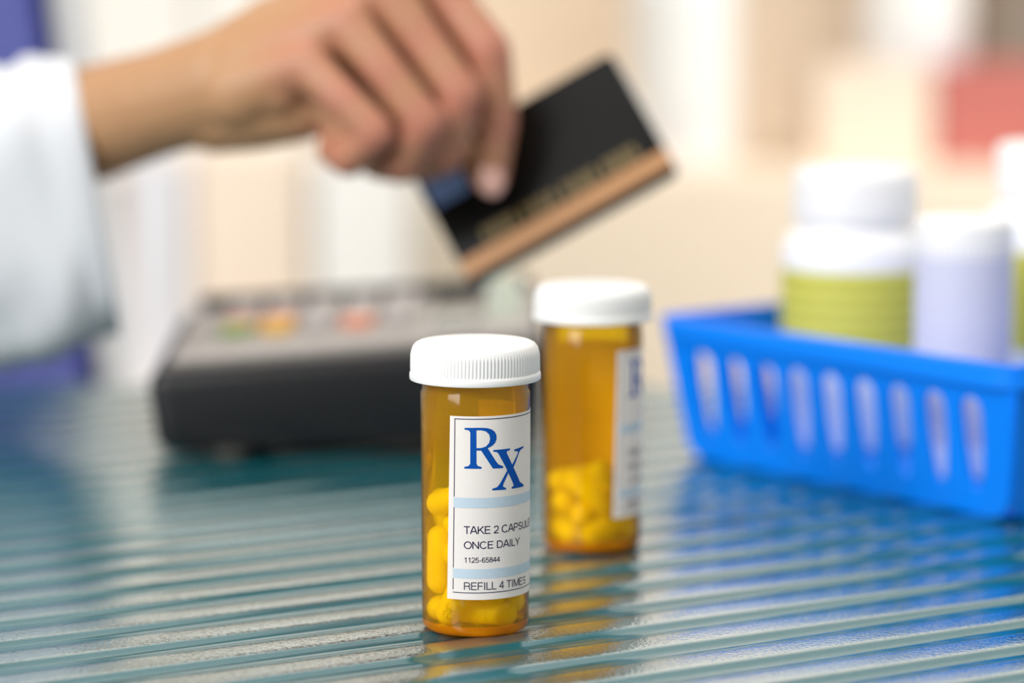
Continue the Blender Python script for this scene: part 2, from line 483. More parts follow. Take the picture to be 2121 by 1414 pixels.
def on_label(px, py, r=R_OUT):
    """label coordinates (angle from the front, height) of a photographed point of the front vial"""
    s = (px - 985) / 115.2
    s = max(-0.999, min(0.999, s))
    th = math.asin(s)
    return th, at(px, py, VY - r * math.cos(th)).z

def wrap(th, z, off):
    r = wall_r(z) + off
    return Vector((r * math.sin(th), -r * math.cos(th), z))

def vial_body():
    prof = [(0, 0.0006), (0.0105, 0.0006), (0.0118, 0.0), (0.0131, 0.0), (0.0140, 0.0004), (0.01465, 0.0014), (wall_r(0.003), 0.003)]
    prof += [(wall_r(z), z) for z in (0.012, 0.03, 0.05, 0.066)]
    prof += [(0.0146, 0.0668), (0.0146, 0.0715), (0.0136, 0.0715), (0.0136, 0.0668), (R_IN + 0.0002, 0.0655), (R_IN, 0.04), (R_IN, 0.0035), (0.0138, 0.0022), (0.0128, 0.0015), (0, 0.0015)]
    return lathe(prof, 96)

def vial_cap():
    n = 112
    prof = [(0.0150, 0.0697), (0.01790, 0.0695), (0.01805, 0.0698), (0.01805, 0.0710), (0.01790, 0.0715), (0.01768, 0.0717), (0.01768, 0.0723), (0.01762, 0.0763), (0.01758, 0.0772),
            (0.0172, 0.0784), (0.0165, 0.0793), (0.0155, 0.0798), (0.0140, 0.0800), (0, 0.0801)]
    def rib(r, z, a, k):
        if 0.0720 < z < 0.0770: return r + (0.00016 if k % 6 in (1, 2, 3) else -0.00010)
        return r
    prof.insert(0, (0.0150, 0.0770)); prof.insert(0, (0.0, 0.0770))
    return lathe(prof, n * 6, rfun=rib)

def surface_patch(pts, off, name):
    """pts: grid rows of (angle, z)"""
    bm = bmesh.new()
    rows = [[bm.verts.new(wrap(t, z, off)) for t, z in row] for row in pts]
    for A, B in zip(rows, rows[1:]):
        for k in range(len(A) - 1): bm.faces.new((A[k], A[k + 1], B[k + 1], B[k]))
    return bm

Z_TOP, Z_BOT = 0.0613, 0.0107
TH_END = math.radians(177)
def label_left(z): return math.radians(-26 - 4.5 * (Z_TOP - z) / (Z_TOP - Z_BOT))
def line_left(z): return math.radians(-20.8 - 3.1 * (Z_TOP - z) / (Z_TOP - Z_BOT))

def label_bm():
    rows_i, rows_o = [], []
    bm = bmesh.new()
    def grid(off):
        rows = []
        for j in range(11):
            z = Z_BOT + (Z_TOP - Z_BOT) * j / 10
            t0 = label_left(z)
            rows.append([bm.verts.new(wrap(t0 + (TH_END - t0) * i / 72, z, off)) for i in range(73)])
        return rows
    A, B = grid(0.00012), grid(0.00003)
    for j in range(10):
        for i in range(72):
            bm.faces.new((A[j][i], A[j][i + 1], A[j + 1][i + 1], A[j + 1][i]))
            bm.faces.new((B[j][i + 1], B[j][i], B[j + 1][i], B[j + 1][i + 1]))
    for i in range(72):
        bm.faces.new((B[0][i], B[0][i + 1], A[0][i + 1], A[0][i])); bm.faces.new((A[10][i], A[10][i + 1], B[10][i + 1], B[10][i]))
    for j in range(10):
        bm.faces.new((B[j][0], A[j][0], A[j + 1][0], B[j + 1][0])); bm.faces.new((A[j][72], B[j][72], B[j + 1][72], A[j + 1][72]))
    bmesh.ops.recalc_face_normals(bm, faces=bm.faces)
    return bm

def print_strip(t0f, t1, z0, z1, off=0.00016, n=60):
    rows = []
    for z in (z0, (z0 + z1) / 2, z1):
        t0 = t0f(z)
        rows.append([(t0 + (t1 - t0) * i / n, z) for i in range(n + 1)])
    return surface_patch(rows, off, 'strip')

def wrap_flat(me, off):
    """me holds x = arc length, y = height: cut finely, then bend it round the vial"""
    bm = bmesh.new(); bm.from_mesh(me); bpy.data.meshes.remove(me)
    x0 = min(v.co.x for v in bm.verts); x1 = max(v.co.x for v in bm.verts)
    x = math.floor(x0 / 0.0007) * 0.0007
    while x < x1:
        bmesh.ops.bisect_plane(bm, geom=bm.verts[:] + bm.edges[:] + bm.faces[:], plane_co=(x, 0, 0), plane_no=(1, 0, 0))
        x += 0.0007
    for v in bm.verts: v.co = wrap(v.co.x / R_OUT, v.co.y, off)
    return bm

def print_text(s, px0, py_top, py_bot, px1, measure=None):
    t0, zt = on_label(px0, py_top); _, zb = on_label(px0, py_bot); t1, _ = on_label(px1, py_bot)
    me = text_mesh(s); mm = text_mesh(measure) if measure else me
    xs = [v.co.x for v in mm.vertices]; ys = [v.co.y for v in mm.vertices]
    x0, w, y0, h = min(xs), max(xs) - min(xs), min(ys), max(ys) - min(ys)
    if measure: bpy.data.meshes.remove(mm)
    for v in me.vertices:
        v.co = ((t0 + (v.co.x - x0) / w * (t1 - t0)) * R_OUT, zb + (v.co.y - y0) / h * (zt - zb), 0)
    return wrap_flat(me, 0.00018)

def glyph(outer, holes=()):
    def conv(poly):
        r = []
        for x, y in poly:
            t, z = on_label(x / 4.16 + 820, y / 4.16 + 670)
            r.append((t * R_OUT, z))
        return r
    return wrap_flat(filled(conv(outer), [conv(h) for h in holes], 0.0), 0.00018)
G_R = [(600, 897), (700, 896), (752, 896), (795, 899), (832, 910), (858, 930), (872, 958), (873, 992), (862, 1024), (838, 1050), (798, 1072), (815, 1100), (868, 1184), (892, 1213), (930, 1226), (930, 1243), (843, 1247), (742, 1092), (702, 1092), (702, 1205), (712, 1224), (746, 1234), (746, 1249), (598, 1247), (598, 1233), (634, 1225), (649, 1206), (650, 938), (638, 918), (601, 911)]
G_RH = [(702, 918), (745, 917), (785, 928), (812, 955), (819, 990), (811, 1026), (784, 1057), (745, 1070), (702, 1072)]
G_X = [(845, 1088), (990, 1073), (988, 1088), (964, 1097), (960, 1112), (1008, 1214), (1058, 1112), (1053, 1096), (1026, 1098), (1025, 1083), (1104, 1053), (1104, 1068), (1082, 1084), (1070, 1102), (1019, 1238), (1075, 1362), (1106, 1385), (1106, 1402), (1004, 1421), (1004, 1407), (1022, 1396), (1018, 1378), (975, 1284), (930, 1386), (931, 1405), (954, 1414), (956, 1428), (838, 1435), (836, 1422), (878, 1408), (902, 1380), (966, 1262), (890, 1118), (874, 1104), (846, 1102)]

def z_of(py, px=985): return on_label(px, py)[1]

def make_vial():
    root = empty('prescription_vial', (VX, VY, 0))
    bm = vial_body()
    for f in bm.faces:
        c = f.calc_center_median(); inside = math.hypot(c.x, c.y) < 0.01435 and c.z > 0.0012
        f.material_index = 2 if inside else 1 if c.z < 0.0026 else 0
    obj('vial_body', bm, [M['amber'], M['amber_base'], M['amber_inner']], root, smooth=35)
    obj('cap', vial_cap(), M['white_plastic'], root, smooth=50)
    lb = obj('label', label_bm(), M['paper'], root, smooth=40)
    lb['label'] = 'white paper label wrapped round the vial'
    fr = bmesh.new()
    zt, zb = z_of(867), z_of(1228.5)
    w = 0.00022
    fr = merge(fr, print_strip(line_left, TH_END - 0.15, zt - w, zt))
    fr = merge(fr, print_strip(line_left, TH_END - 0.15, zb, zb + w))
    for p0, p1 in ((867, 1029.5), (1051.5, 1177), (1198.5, 1222)):
        z1, z0 = z_of(p0), z_of(p1)
        rows = []
        for i in range(9):
            z = z0 + (z1 - z0) * i / 8
            rows.append([(line_left(z), z), (line_left(z) + w / R_OUT, z)])
        fr = merge(fr, surface_patch(rows, 0.00016, 'line'))
    obj('border_line', fr, M['ink_dark'], lb)
    for p0, p1 in ((1031, 1052), (1178.5, 1198)):
        obj('printed_band', print_strip(line_left, TH_END - 0.15, z_of(p1), z_of(p0)), M['ink_band'], lb)
    g = merge(glyph(G_R, [G_RH]), glyph(G_X))
    obj('prescription_symbol', g, M['ink_blue'], lb)
    for args in (('TAKE 2 CAPSULES', 962.5, 1088.6, 1105.6, 1034.7, 'TAKE 2'), ('ONCE DAILY', 962.3, 1119.5, 1136.2, 1078.5), ('1125-65844', 963.5, 1153.8, 1164.8, 1037.2), ('REFILL 4 TIMES', 962.2, 1205, 1221.5, 1091)):
        obj('lettering', print_text(*args), M['ink_grey' if args[0][0] == 'R' else 'ink_dark'], lb)
    return root

vial_front = make_vial()
tag(vial_front, 'amber pill vial with white ribbed cap standing sharp in front', 'pill bottle')
vial_rear = copy_tree(vial_front)
V2Y = 0.955
V2 = at(1226, 1140, V2Y)
vial_rear.location = (V2.x, V2Y, 0)
vial_rear.rotation_euler = (0, 0, math.radians(54))
vial_rear.scale = (1.03, 1.03, 1.03)
tag(vial_rear, 'blurred amber pill vial behind the sharp one, beside the blue basket', 'pill bottle')

# capsules in the vials
PR, PL = 0.00348, 0.0060
def capsule_half(r, z0, z1, seg=20, rings=5):
    s = 1 if z1 > z0 else -1
    prof = [(r, z0)] + [(r * math.cos(k / rings * math.pi / 2), z1 + s * r * math.sin(k / rings * math.pi / 2)) for k in range(rings + 1)]
    prof[-1] = (0, prof[-1][1])
    prof.insert(0, (0, z0))
    return lathe(prof if s > 0 else prof, seg)

def make_capsule():
    root = empty('capsule')
    obj('capsule_body', capsule_half(PR - 0.00012, 0.0032, -PL), M['pill'], root, smooth=40)
    obj('capsule_cap', capsule_half(PR, -0.0016, PL), M['pill_cap'], root, smooth=40)
    return root

PILLS_A = [[-0.495, -0.86, 1.075, 0.411, -0.235, 0.881], [-0.67, 0.49, 0.52, 0.581, 0.814, -0.0], [-1.0, -0.085, 1.915, 0.0, 0.193, 0.981], [0.264, -0.41, 0.5, -0.927, 0.376, -0.0], [0.707, 0.476, 0.619, 0.547, -0.813, 0.198], [-0.377, 0.76, 1.217, -0.894, -0.439, 0.092], [0.12, -0.452, 1.196, -0.674, 0.733, 0.089], [0.846, 0.116, 1.414, 0.135, -0.971, 0.199], [0.543, -0.224, 2.137, -0.546, 0.561, -0.623], [-0.361, -0.312, 2.282, -0.312, -0.945, -0.095], [0.3, 0.793, 1.959, 0.927, -0.352, 0.132], [0.184, -0.975, 2.359, 0.506, 0.095, -0.857], [0.425, 0.736, 2.683, 0.857, -0.498, 0.128], [0.478, 0.002, 3.087, 0.854, -0.51, 0.108], [-0.822, 0.59, 2.931, -0.214, -0.3, 0.93], [0.037, 0.966, 3.729, -0.622, 0.025, -0.782], [-0.072, -0.451, 3.263, -0.792, 0.357, -0.495], [-0.568, -0.658, 3.722, 0.716, -0.617, 0.327], [0.828, 0.315, 3.649, 0.317, -0.839, 0.442]]
PILLS_B = [[0.682, 0.499, 0.5, -0.589, 0.808, -0.0], [-0.824, -0.182, 0.5, -0.215, 0.977, 0.0], [-0.121, 0.364, 0.5, -0.502, 0.865, 0.0], [-0.857, 0.107, 1.302, -0.118, -0.951, 0.287], [-0.258, -0.375, 1.15, -0.221, -0.972, -0.075], [0.434, -0.764, 0.734, -0.803, -0.452, -0.389], [-0.02, 0.892, 1.478, 0.88, 0.022, -0.474], [-0.093, -0.92, 1.79, -0.771, 0.078, 0.632], [0.581, -0.748, 2.11, 0.56, 0.43, -0.708], [0.547, 0.087, 1.504, 0.699, 0.474, -0.535], [-0.483, 0.239, 2.087, -0.921, -0.385, -0.064]]
WHERE_A = {0: 'yellow capsule with embossed digits leaning at the left of the label, front vial',
           1: 'yellow capsule lying end-on at the lower left of the front vial',
           2: 'yellow capsule standing upright against the left wall of the front vial',
           3: 'yellow capsule lying crosswise on the front vial floor under the label',
           4: 'yellow capsule on the front vial floor, below the right corner of the label',
           5: 'yellow capsule low behind the upright one at the left wall',
           9: 'yellow capsule peeking past the left label edge halfway up the heap',
           14: 'yellow capsule propped steeply behind the topmost one, left of the label',
           17: 'topmost yellow capsule left of the upper blue band of the front label'}
WHERE_B = {1: 'yellow capsule on the rear vial floor at the left wall',
           3: 'yellow capsule in the second layer at the left wall of the rear vial',
           4: 'yellow capsule pointing at the viewer, middle of the rear vial heap',
           5: 'tilted yellow capsule at the front of the rear vial floor',
           7: 'slanting yellow capsule at the front of the rear vial upper layer',
           8: 'steep yellow capsule beside the label edge inside the rear vial',
           10: 'topmost yellow capsule at the left of the rear vial heap'}
proto = make_capsule()
def place_pill(i, p, base, label, group):
    o = proto if i == 0 and group.endswith('front vial') else copy_tree(proto)
    ax = Vector(p[3:])
    if ax.z > 0: ax = -ax
    o.rotation_mode = 'QUATERNION'
    o.rotation_quaternion = Vector((0, 0, 1)).rotation_difference(ax)
    o.location = Vector(base) + Vector(p[:3]) * 0.01
    tag(o, label, 'capsule', group)
    return o
pills = []
for i, p in enumerate(PILLS_A):
    lab = WHERE_A.get(i, 'yellow capsule hidden in the heap behind the front vial label')
    pills.append(place_pill(i, p, (VX, VY, 0), lab, 'yellow capsules in the front vial'))
for i, p in enumerate(PILLS_B):
    lab = WHERE_B.get(i, 'yellow capsule at the back of the heap in the rear vial')
    place_pill(i, p, (V2.x, V2Y, 0), lab, 'yellow capsules in the rear vial')

# raised digits on the capsule that leans at the front
def digits():
    me = text_mesh('36')
    xs = [v.co.x for v in me.vertices]; ys = [v.co.y for v in me.vertices]
    w, h = max(xs) - min(xs), max(ys) - min(ys)
    bm = bmesh.new(); bm.from_mesh(me); bpy.data.meshes.remove(me)
    for v in bm.verts:
        s = (v.co.x - min(xs)) / w; t = (v.co.y - min(ys)) / h
        z = 0.0015 + s * 0.0046                    # along the capsule
        a = (t - 0.5) * 0.0032 / PR
        r = PR + 0.00005
        v.co = (r * math.cos(a), r * math.sin(a), z)
    bmesh.ops.solidify(bm, geom=bm.faces[:], thickness=0.0002)
    return bm
capd = [c for c in children(pills[0]) if c.name.startswith('capsule_cap')][0]
dg = obj('embossed_digits', digits(), M['pill_cap'], capd)
# turn the digits round the capsule axis to face the camera
q = pills[0].rotation_quaternion.to_matrix()
to_cam = q.transposed() @ (Vector((0, 0, CAM_H)) - pills[0].location)
dg.rotation_euler = (0, 0, math.atan2(to_cam.y, to_cam.x))

# ------------------------------------------------------------------ card terminal
tm = empty('card_terminal', at(700, 900, 1.19).to_2d().to_3d())
tag(tm, 'black wedge card terminal with keypad lying left behind the front vial', 'terminal')
TI = Matrix.Translation(-tm.location)
FL, FR = at(300, 800, 1.105), at(1135, 716, 1.122)
def tpoint(s, t, lift=0.0):
    """a point on the terminal's top: s along its front, t from the front to the back"""
    f = Vector((FL.x + (FR.x - FL.x) * s, FL.y + (FR.y - FL.y) * s, 0))
    zf, zb = 0.0325 + (0.0425 - 0.0325) * s, 0.0362 + (0.0435 - 0.0362) * s
    back = f + Vector((-0.004 + 0.004 * s, 0.155, 0))
    p = f.lerp(back, t)
    p.z = zf + (zb - zf) * t + lift
    return p
def terminal_body():
    bm = bmesh.new()
    lo, lo2, hi = [], [], []
    for s, t in ((0, 0), (1, 0), (1, 1), (0, 1)):
        h = tpoint(s, t)
        ins = Vector((0.004 * (1 if s == 0 else -1), 0.004 * (1 if t == 0 else -1), 0))
        hi.append(bm.verts.new(h))
        lo.append(bm.verts.new((h.x + ins.x * 0.8, h.y + ins.y * 0.8, 0.0045)))
    bm.faces.new(lo[::-1]); bm.faces.new(hi)
    for k in range(4): bm.faces.new((lo[k], lo[(k + 1) % 4], hi[(k + 1) % 4], hi[k]))
    bmesh.ops.recalc_face_normals(bm, faces=bm.faces)
    vert = [e for e in bm.edges if abs(e.verts[0].co.z - e.verts[1].co.z) > 0.02]
    bevel(bm, 0.007, 4, vert)
    topf = max(bm.faces, key=lambda f: f.calc_center_median().z)
    bevel(bm, 0.0065, 4, list(topf.edges))
    botf = min(bm.faces, key=lambda f: f.calc_center_median().z)
    bevel(bm, 0.002, 2, list(botf.edges))
    return bm
def tchild(name, bm, m, smooth=40, parent=None):
    o = obj(name, bm, m, smooth=smooth)
    o.parent = parent or tm
    o.matrix_parent_inverse = TI
    return o
tchild('housing', terminal_body(), M['terminal'])
def slab(s0, s1, t0, t1, z0, z1, bv, seg=2):
    bm = bmesh.new()
    lo = [bm.verts.new(tpoint(s, t, z0)) for s, t in ((s0, t0), (s1, t0), (s1, t1), (s0, t1))]
    hi = [bm.verts.new(tpoint(s, t, z1)) for s, t in ((s0, t0), (s1, t0), (s1, t1), (s0, t1))]
    bm.faces.new(lo[::-1]); bm.faces.new(hi)
    for k in range(4): bm.faces.new((lo[k], lo[(k + 1) % 4], hi[(k + 1) % 4], hi[k]))
    bmesh.ops.recalc_face_normals(bm, faces=bm.faces)
    bevel(bm, bv, seg)
    return bm
plate = tchild('keypad_plate', slab(0.05, 0.97, 0.13, 0.95, -0.001, 0.0012, 0.001), M['terminal_top'])
kcols = [('key_green', 'green'), ('key_yellow', 'yellow'), ('key_grey', None), ('key_red', 'orange red'), ('key_grey', None)]
for r in range(4):
    for c in range(5):
        s0 = 0.150 + c * 0.105; t0 = 0.40 + r * 0.130
        mk = kcols[c] if r == 0 else (('key_red', 'orange red') if (r == 1 and c in (0, 1)) else ('key_grey', None))
        k = tchild('key', slab(s0, s0 + 0.086, t0, t0 + 0.095, 0.0010, 0.0052, 0.0014), M[mk[0]])
        if mk[1]: k['label'] = mk[1] + ' key'
tchild('display', slab(0.70, 0.83, 0.30, 0.88, 0.0010, 0.0028, 0.0008), M['lcd'])
def slip():
    bm = bmesh.new()
    rows = []
    for i in range(9):
        a = i / 8
        p0, p1 = tpoint(0.845, 0.42 + 0.3 * a, 0.001 + 0.011 * math.sin(a * 1.4)), tpoint(0.935, 0.42 + 0.3 * a, 0.001 + 0.011 * math.sin(a * 1.4))
        rows.append([bm.verts.new(p0), bm.verts.new(p1)])
    for A, B in zip(rows, rows[1:]): bm.faces.new((A[0], A[1], B[1], B[0]))
    bmesh.ops.solidify(bm, geom=bm.faces[:], thickness=0.0002)
    return bm
o = tchild('receipt_slip', slip(), M['receipt']); o['label'] = 'pale receipt paper curling out of the printer slot'
tchild('swipe_rail', slab(0.06, 0.97, 0.965, 0.995, -0.002, 0.006, 0.001), M['terminal'])
for s, t in ((0.20, 0.05), (0.86, 0.05), (0.20, 0.92), (0.86, 0.92)):
    p = tpoint(s, t)
    b = lathe([(0, 0), (0.0075, 0), (0.008, 0.0006), (0.008, 0.0045), (0, 0.0045)], 20)
    bmesh.ops.translate(b, verts=b.verts, vec=(p.x, p.y + 0.006, 0))
    tchild('rubber_foot', b, M['rubber'])

# ------------------------------------------------------------------ blue basket
bA, bB = Vector((at(1432, 945, 1.118).x, 1.118, 0)), Vector((at(2092, 1078, 0.993).x, 0.993, 0))
U = (bB - bA).normalized(); Vv = Vector((-U.y, U.x, 0))
BW, BD, BH, FLARE = (bB - bA).length, 0.155, 0.052, 0.0075
bk = empty('basket', (bA + bB) / 2 + Vv * BD / 2, math.atan2(U.y, U.x))
tag(bk, 'blue plastic basket with tapered slots holding white bottles', 'basket')
def slot(cx, z0, z1, w):
    pts = []
    r = w / 2
    for k in range(9):
        a = math.pi * k / 8
        pts.append((cx + r * math.cos(a), z1 - r + r * math.sin(a)))
    pts += [(cx - r * 0.95, z1 - (z1 - z0) * 0.5), (cx - r * 0.62, z0 + 0.004), (cx - r * 0.25, z0), (cx + r * 0.25, z0), (cx + r * 0.62, z0 + 0.004), (cx + r * 0.95, z1 - (z1 - z0) * 0.5)]
    return pts
def basket_side(wb, wt, n, cz0, cz1):
    L = math.hypot(BH, FLARE)
    cr = 0.006
    outer = [(-wb / 2 + cr, 0), (wb / 2 - cr, 0), (wb / 2 - cr * 0.3, cr * 0.3), (wb / 2 + (wt - wb) / 2 * cr / L, cr), (wt / 2, L), (-wt / 2, L), (-wb / 2 - (wt - wb) / 2 * cr / L, cr), (-wb / 2 + cr * 0.3, cr * 0.3)]
    pitch = (wb + wt) / 2 * 0.9 / n
    return filled(outer, [slot((k - (n - 1) / 2) * pitch, cz0, cz1, pitch * 0.56) for k in range(n)], 0.0016)
hw, hd = BW / 2, BD / 2
tiltx = math.atan2(FLARE, BH)
def side(n, rz, dist, w):
    me = basket_side(w, w + 2 * FLARE, n, 0.0085, 0.0405)
    o = obj('side_panel', me, M['basket'], bk, smooth=False)
    o.matrix_local = Matrix.Rotation(rz, 4, 'Z') @ Matrix.Translation((0, -dist, 0.0005)) @ Matrix.Rotation(math.pi / 2 + tiltx, 4, 'X')
    return o
side(9, 0, hd, BW); side(9, math.pi, hd, BW); side(9, math.pi / 2, hw, BD); side(9, -math.pi / 2, hw, BD)
obj('basket_floor', box_bm(-hw + 0.003, hw - 0.003, -hd + 0.003, hd - 0.003, 0.0, 0.0018), M['basket'], bk, smooth=False)
def rim():
    bm = bmesh.new()
    w, d = hw + FLARE, hd + FLARE
    prof = [(-0.0022, BH - 0.007), (0.0030, BH - 0.007), (0.0030, BH), (-0.0022, BH)]
    rings = []
    for off, z in prof:
        ring = []
        rad = 0.008
        for cx, cy, a0 in ((w - rad, d - rad, 0), (-w + rad, d - rad, 90), (-w + rad, -d + rad, 180), (w - rad, -d + rad, 270)):
            for k in range(6):
                a = math.radians(a0 + k * 18)
                ring.append(bm.verts.new((cx + (rad + off) * math.cos(a), cy + (rad + off) * math.sin(a), z)))
        rings.append(ring)
    n = len(rings[0])
    for A, B in zip(rings, rings[1:] + rings[:1]):
        for k in range(n): bm.faces.new((A[k], A[(k + 1) % n], B[(k + 1) % n], B[k]))
    bmesh.ops.recalc_face_normals(bm, faces=bm.faces)
    return bm
obj('rim', rim(), M['basket'], bk, smooth=40)

# white bottles in the basket
def white_bottle(name, loc, R, H, cap_r, cap_h, label_mat, stripe_mat, l0, l1, label, group=None):
    root = empty(name, loc)
    sh = H - cap_h - 0.003
    k = max(0.010, R * 0.42)
    prof = [(0, 0.001), (R * 0.8, 0.0), (R * 0.95, 0.0008), (R, 0.003), (R, sh - k)]
    for i in range(1, 8):
        a = math.pi / 2 * i / 7
        prof.append((R - (R - cap_r * 0.9) * (1 - math.cos(a)), sh - k + k * math.sin(a)))
    prof += [(cap_r * 0.88, sh + 0.004), (0, sh + 0.004)]
    obj('bottle_body', lathe(prof, 64), M['jar_plastic'], root, smooth=50)
    def rib(r, z, a, kk): return r - (0.0002 if kk % 4 == 0 and 0.001 < z < cap_h - 0.003 else 0)
    cp = [(0, 0.0012), (cap_r * 0.9, 0.0), (cap_r, 0.0004), (cap_r, 0.0015), (cap_r * 0.995, cap_h - 0.0035), (cap_r * 0.97, cap_h - 0.0012), (cap_r * 0.92, cap_h - 0.0002), (cap_r * 0.6, cap_h), (0, cap_h)]
    c = obj('cap', lathe(cp, 160, rfun=rib), M['white_plastic'], root, smooth=50)
    c.location = (0, 0, H - cap_h)
    def band(z0, z1, off):
        return lathe([(R + off, z0), (R + off, z1), (R + 0.00002, z1), (R + 0.00002, z0)], 64, closed=True)
    lb = obj('label', band(l0, l1, 0.00015), label_mat, root, smooth=40)
    if stripe_mat:
        nl = 5
        for i in range(nl):
            z = l0 + (l1 - l0) * (i + 0.7) / (nl + 0.4)
            obj('printed_stripe', band(z, z + 0.0016, 0.00025), stripe_mat, lb, smooth=40)
    tag(root, label, 'bottle', group)
    return root
P = at(1768, 620, 1.14)
white_bottle('supplement_bottle', (P.x, 1.14, 0.0018), 0.0268, at(1768, 346, 1.14).z - 0.0018, 0.0232, 0.0195, M['olive'], M['olive_dark'], 0.037, at(1768, 580, 1.11).z, 'white bottle with a yellow-green label in the left of the blue basket')
P = at(1995, 620, 1.075)
white_bottle('supplement_bottle', (P.x, 1.075, 0.0018), 0.0170, at(1995, 450, 1.075).z - 0.0018, 0.0172, 0.0135, M['lavender'], None, 0.012, at(1995, 528, 1.06).z, 'small white bottle with lavender label, middle of the basket')
P = at(2188, 620, 1.14)
white_bottle('supplement_bottle', (P.x, 1.14, 0.0018), 0.0268, at(2188, 296, 1.14).z - 0.0018, 0.0232, 0.0195, M['olive'], M['olive_dark'], 0.037, at(2188, 540, 1.11).z, 'tall white bottle with green label cut off at the right edge')

# ------------------------------------------------------------------ the bank card
cc = at(1123, 352, 1.121)
ct_tilt = math.radians(24)
e1 = Vector((0.874, 0.03, 0.486)).normalized()
e2 = Vector((-0.486 * math.cos(ct_tilt), math.sin(ct_tilt), 0.874 * math.cos(ct_tilt)))
e2 = (e2 - e1 * e2.dot(e1)).normalized()
e3 = e1.cross(e2)                                 # towards the camera
CM = Matrix((e1, e2, e3)).transposed().to_4x4(); CM.translation = cc
def rounded(w, h, r, n=6):
    pts = []
    for cx, cy, a0 in ((w / 2 - r, h / 2 - r, 0), (-w / 2 + r, h / 2 - r, 90), (-w / 2 + r, -h / 2 + r, 180), (w / 2 - r, -h / 2 + r, 270)):
        for k in range(n + 1):
            a = math.radians(a0 + 90 * k / n)
            pts.append((cx + r * math.cos(a), cy + r * math.sin(a)))
    return pts
card = obj('bank_card', filled(rounded(0.0856, 0.054, 0.0032), [], 0.0008), M['card'], smooth=False)
card.matrix_world = CM
tag(card, 'black payment card with a gold stripe held over the terminal', 'card')
def on_card(name, x0, x1, y0, y1, m, z=0.00042, th=0.0001):
    o = obj(name, box_bm(x0, x1, y0, y1, z - th, z), m, card, smooth=False)
    return o
on_card('gold_stripe', -0.0428, 0.0428, -0.0222, -0.0158, M['gold'])
for k in range(16):
    x = -0.030 + k * 0.0036 + (k // 4) * 0.0022
    o = on_card('embossed_character', x, x + 0.0024, -0.0142, -0.0090, M['gold_dim'], z=0.0008, th=0.0005)
h = obj('hologram', filled(rounded(0.015, 0.011, 0.002), [], 0.0001), M['holo'], card, smooth=False, loc=(-0.0335, 0.0125, 0.00046))
on_card('chip', -0.0245, -0.0180, 0.008, 0.014, M['gold'], z=0.0005)

# ------------------------------------------------------------------ the pharmacist
def cone_chain(bm, pts, seg=16):
    """pts: (Vector, radius); closed tapered capsules, to be fused by a voxel remesh"""
    for p, r in pts:
        bmesh.ops.create_icosphere(bm, subdivisions=2, radius=r, matrix=Matrix.Translation(p))
    for (a, ra), (b, rb) in zip(pts, pts[1:]):
        d = b - a
        if d.length < 1e-6: continue
        q = d.to_track_quat('Z', 'Y').to_matrix().to_4x4()
        bmesh.ops.create_cone(bm, cap_ends=True, segments=seg, radius1=ra, radius2=rb, depth=d.length, matrix=Matrix.Translation((a + b) / 2) @ q)
def ellipsoid(bm, c, r, sub=3):
    bmesh.ops.create_icosphere(bm, subdivisions=sub, radius=1, matrix=Matrix.Translation(c) @ Matrix.Diagonal((*r, 1)))
def fuse(bm, voxel, smooth_iter, factor=0.5):
    me = bpy.data.meshes.new('tmp'); bm.to_mesh(me); bm.free()
    o = bpy.data.objects.new('tmp', me); COL.objects.link(o)
    r = o.modifiers.new('r', 'REMESH'); r.mode = 'VOXEL'; r.voxel_size = voxel
    s = o.modifiers.new('s', 'SMOOTH'); s.factor = factor; s.iterations = smooth_iter
    bpy.context.view_layer.update()
    res = bpy.data.meshes.new_from_object(o.evaluated_get(bpy.context.evaluated_depsgraph_get()))
    bpy.data.objects.remove(o); bpy.data.meshes.remove(me)
    return res

# right forearm and hand
ELBOW = Vector((-0.400, 1.235, 0.080))
bm = bmesh.new()
WR = (at(345, 208, 1.122), 0.0192)
CA = (at(470, 172, 1.112), 0.0205)
cone_chain(bm, [(ELBOW, 0.038), (ELBOW.lerp(WR[0], 0.45) + Vector((0, 0, -0.012)), 0.027), (at(195, 254, 1.145), 0.0215), WR, CA])
mc = {'little': (at(632, 132, 1.085), 0.0085), 'ring': (at(714, 48, 1.090), 0.0088), 'middle': (at(798, -22, 1.098), 0.0092), 'index': (at(880, -78, 1.110), 0.0098)}
base = {'little': (at(500, 190, 1.100), 0.0150), 'ring': (at(510, 150, 1.103), 0.0150), 'middle': (at(530, 110, 1.110), 0.0150), 'index': (at(560, 80, 1.120), 0.0150)}
for k in mc: cone_chain(bm, [CA, base[k], mc[k]])
for a, b in (('little', 'ring'), ('ring', 'middle'), ('middle', 'index')):      # the palm between the knuckles
    for t in (0.35, 0.7):
        pa = base[a][0].lerp(mc[a][0], t); pb = base[b][0].lerp(mc[b][0], t)
        dn = Vector((-0.002, 0.002, -0.006))
        cone_chain(bm, [(pa + dn, 0.0100), (pb + dn, 0.0100)])
cone_chain(bm, [(at(440, 235, 1.115), 0.0145), (at(540, 222, 1.105), 0.0152), (at(625, 222, 1.100), 0.0125), (at(680, 190, 1.098), 0.0105)])   # heel of the hand
cone_chain(bm, [(at(560, 190, 1.115), 0.016), (at(690, 130, 1.118), 0.016), (at(800, 70, 1.122), 0.014)])
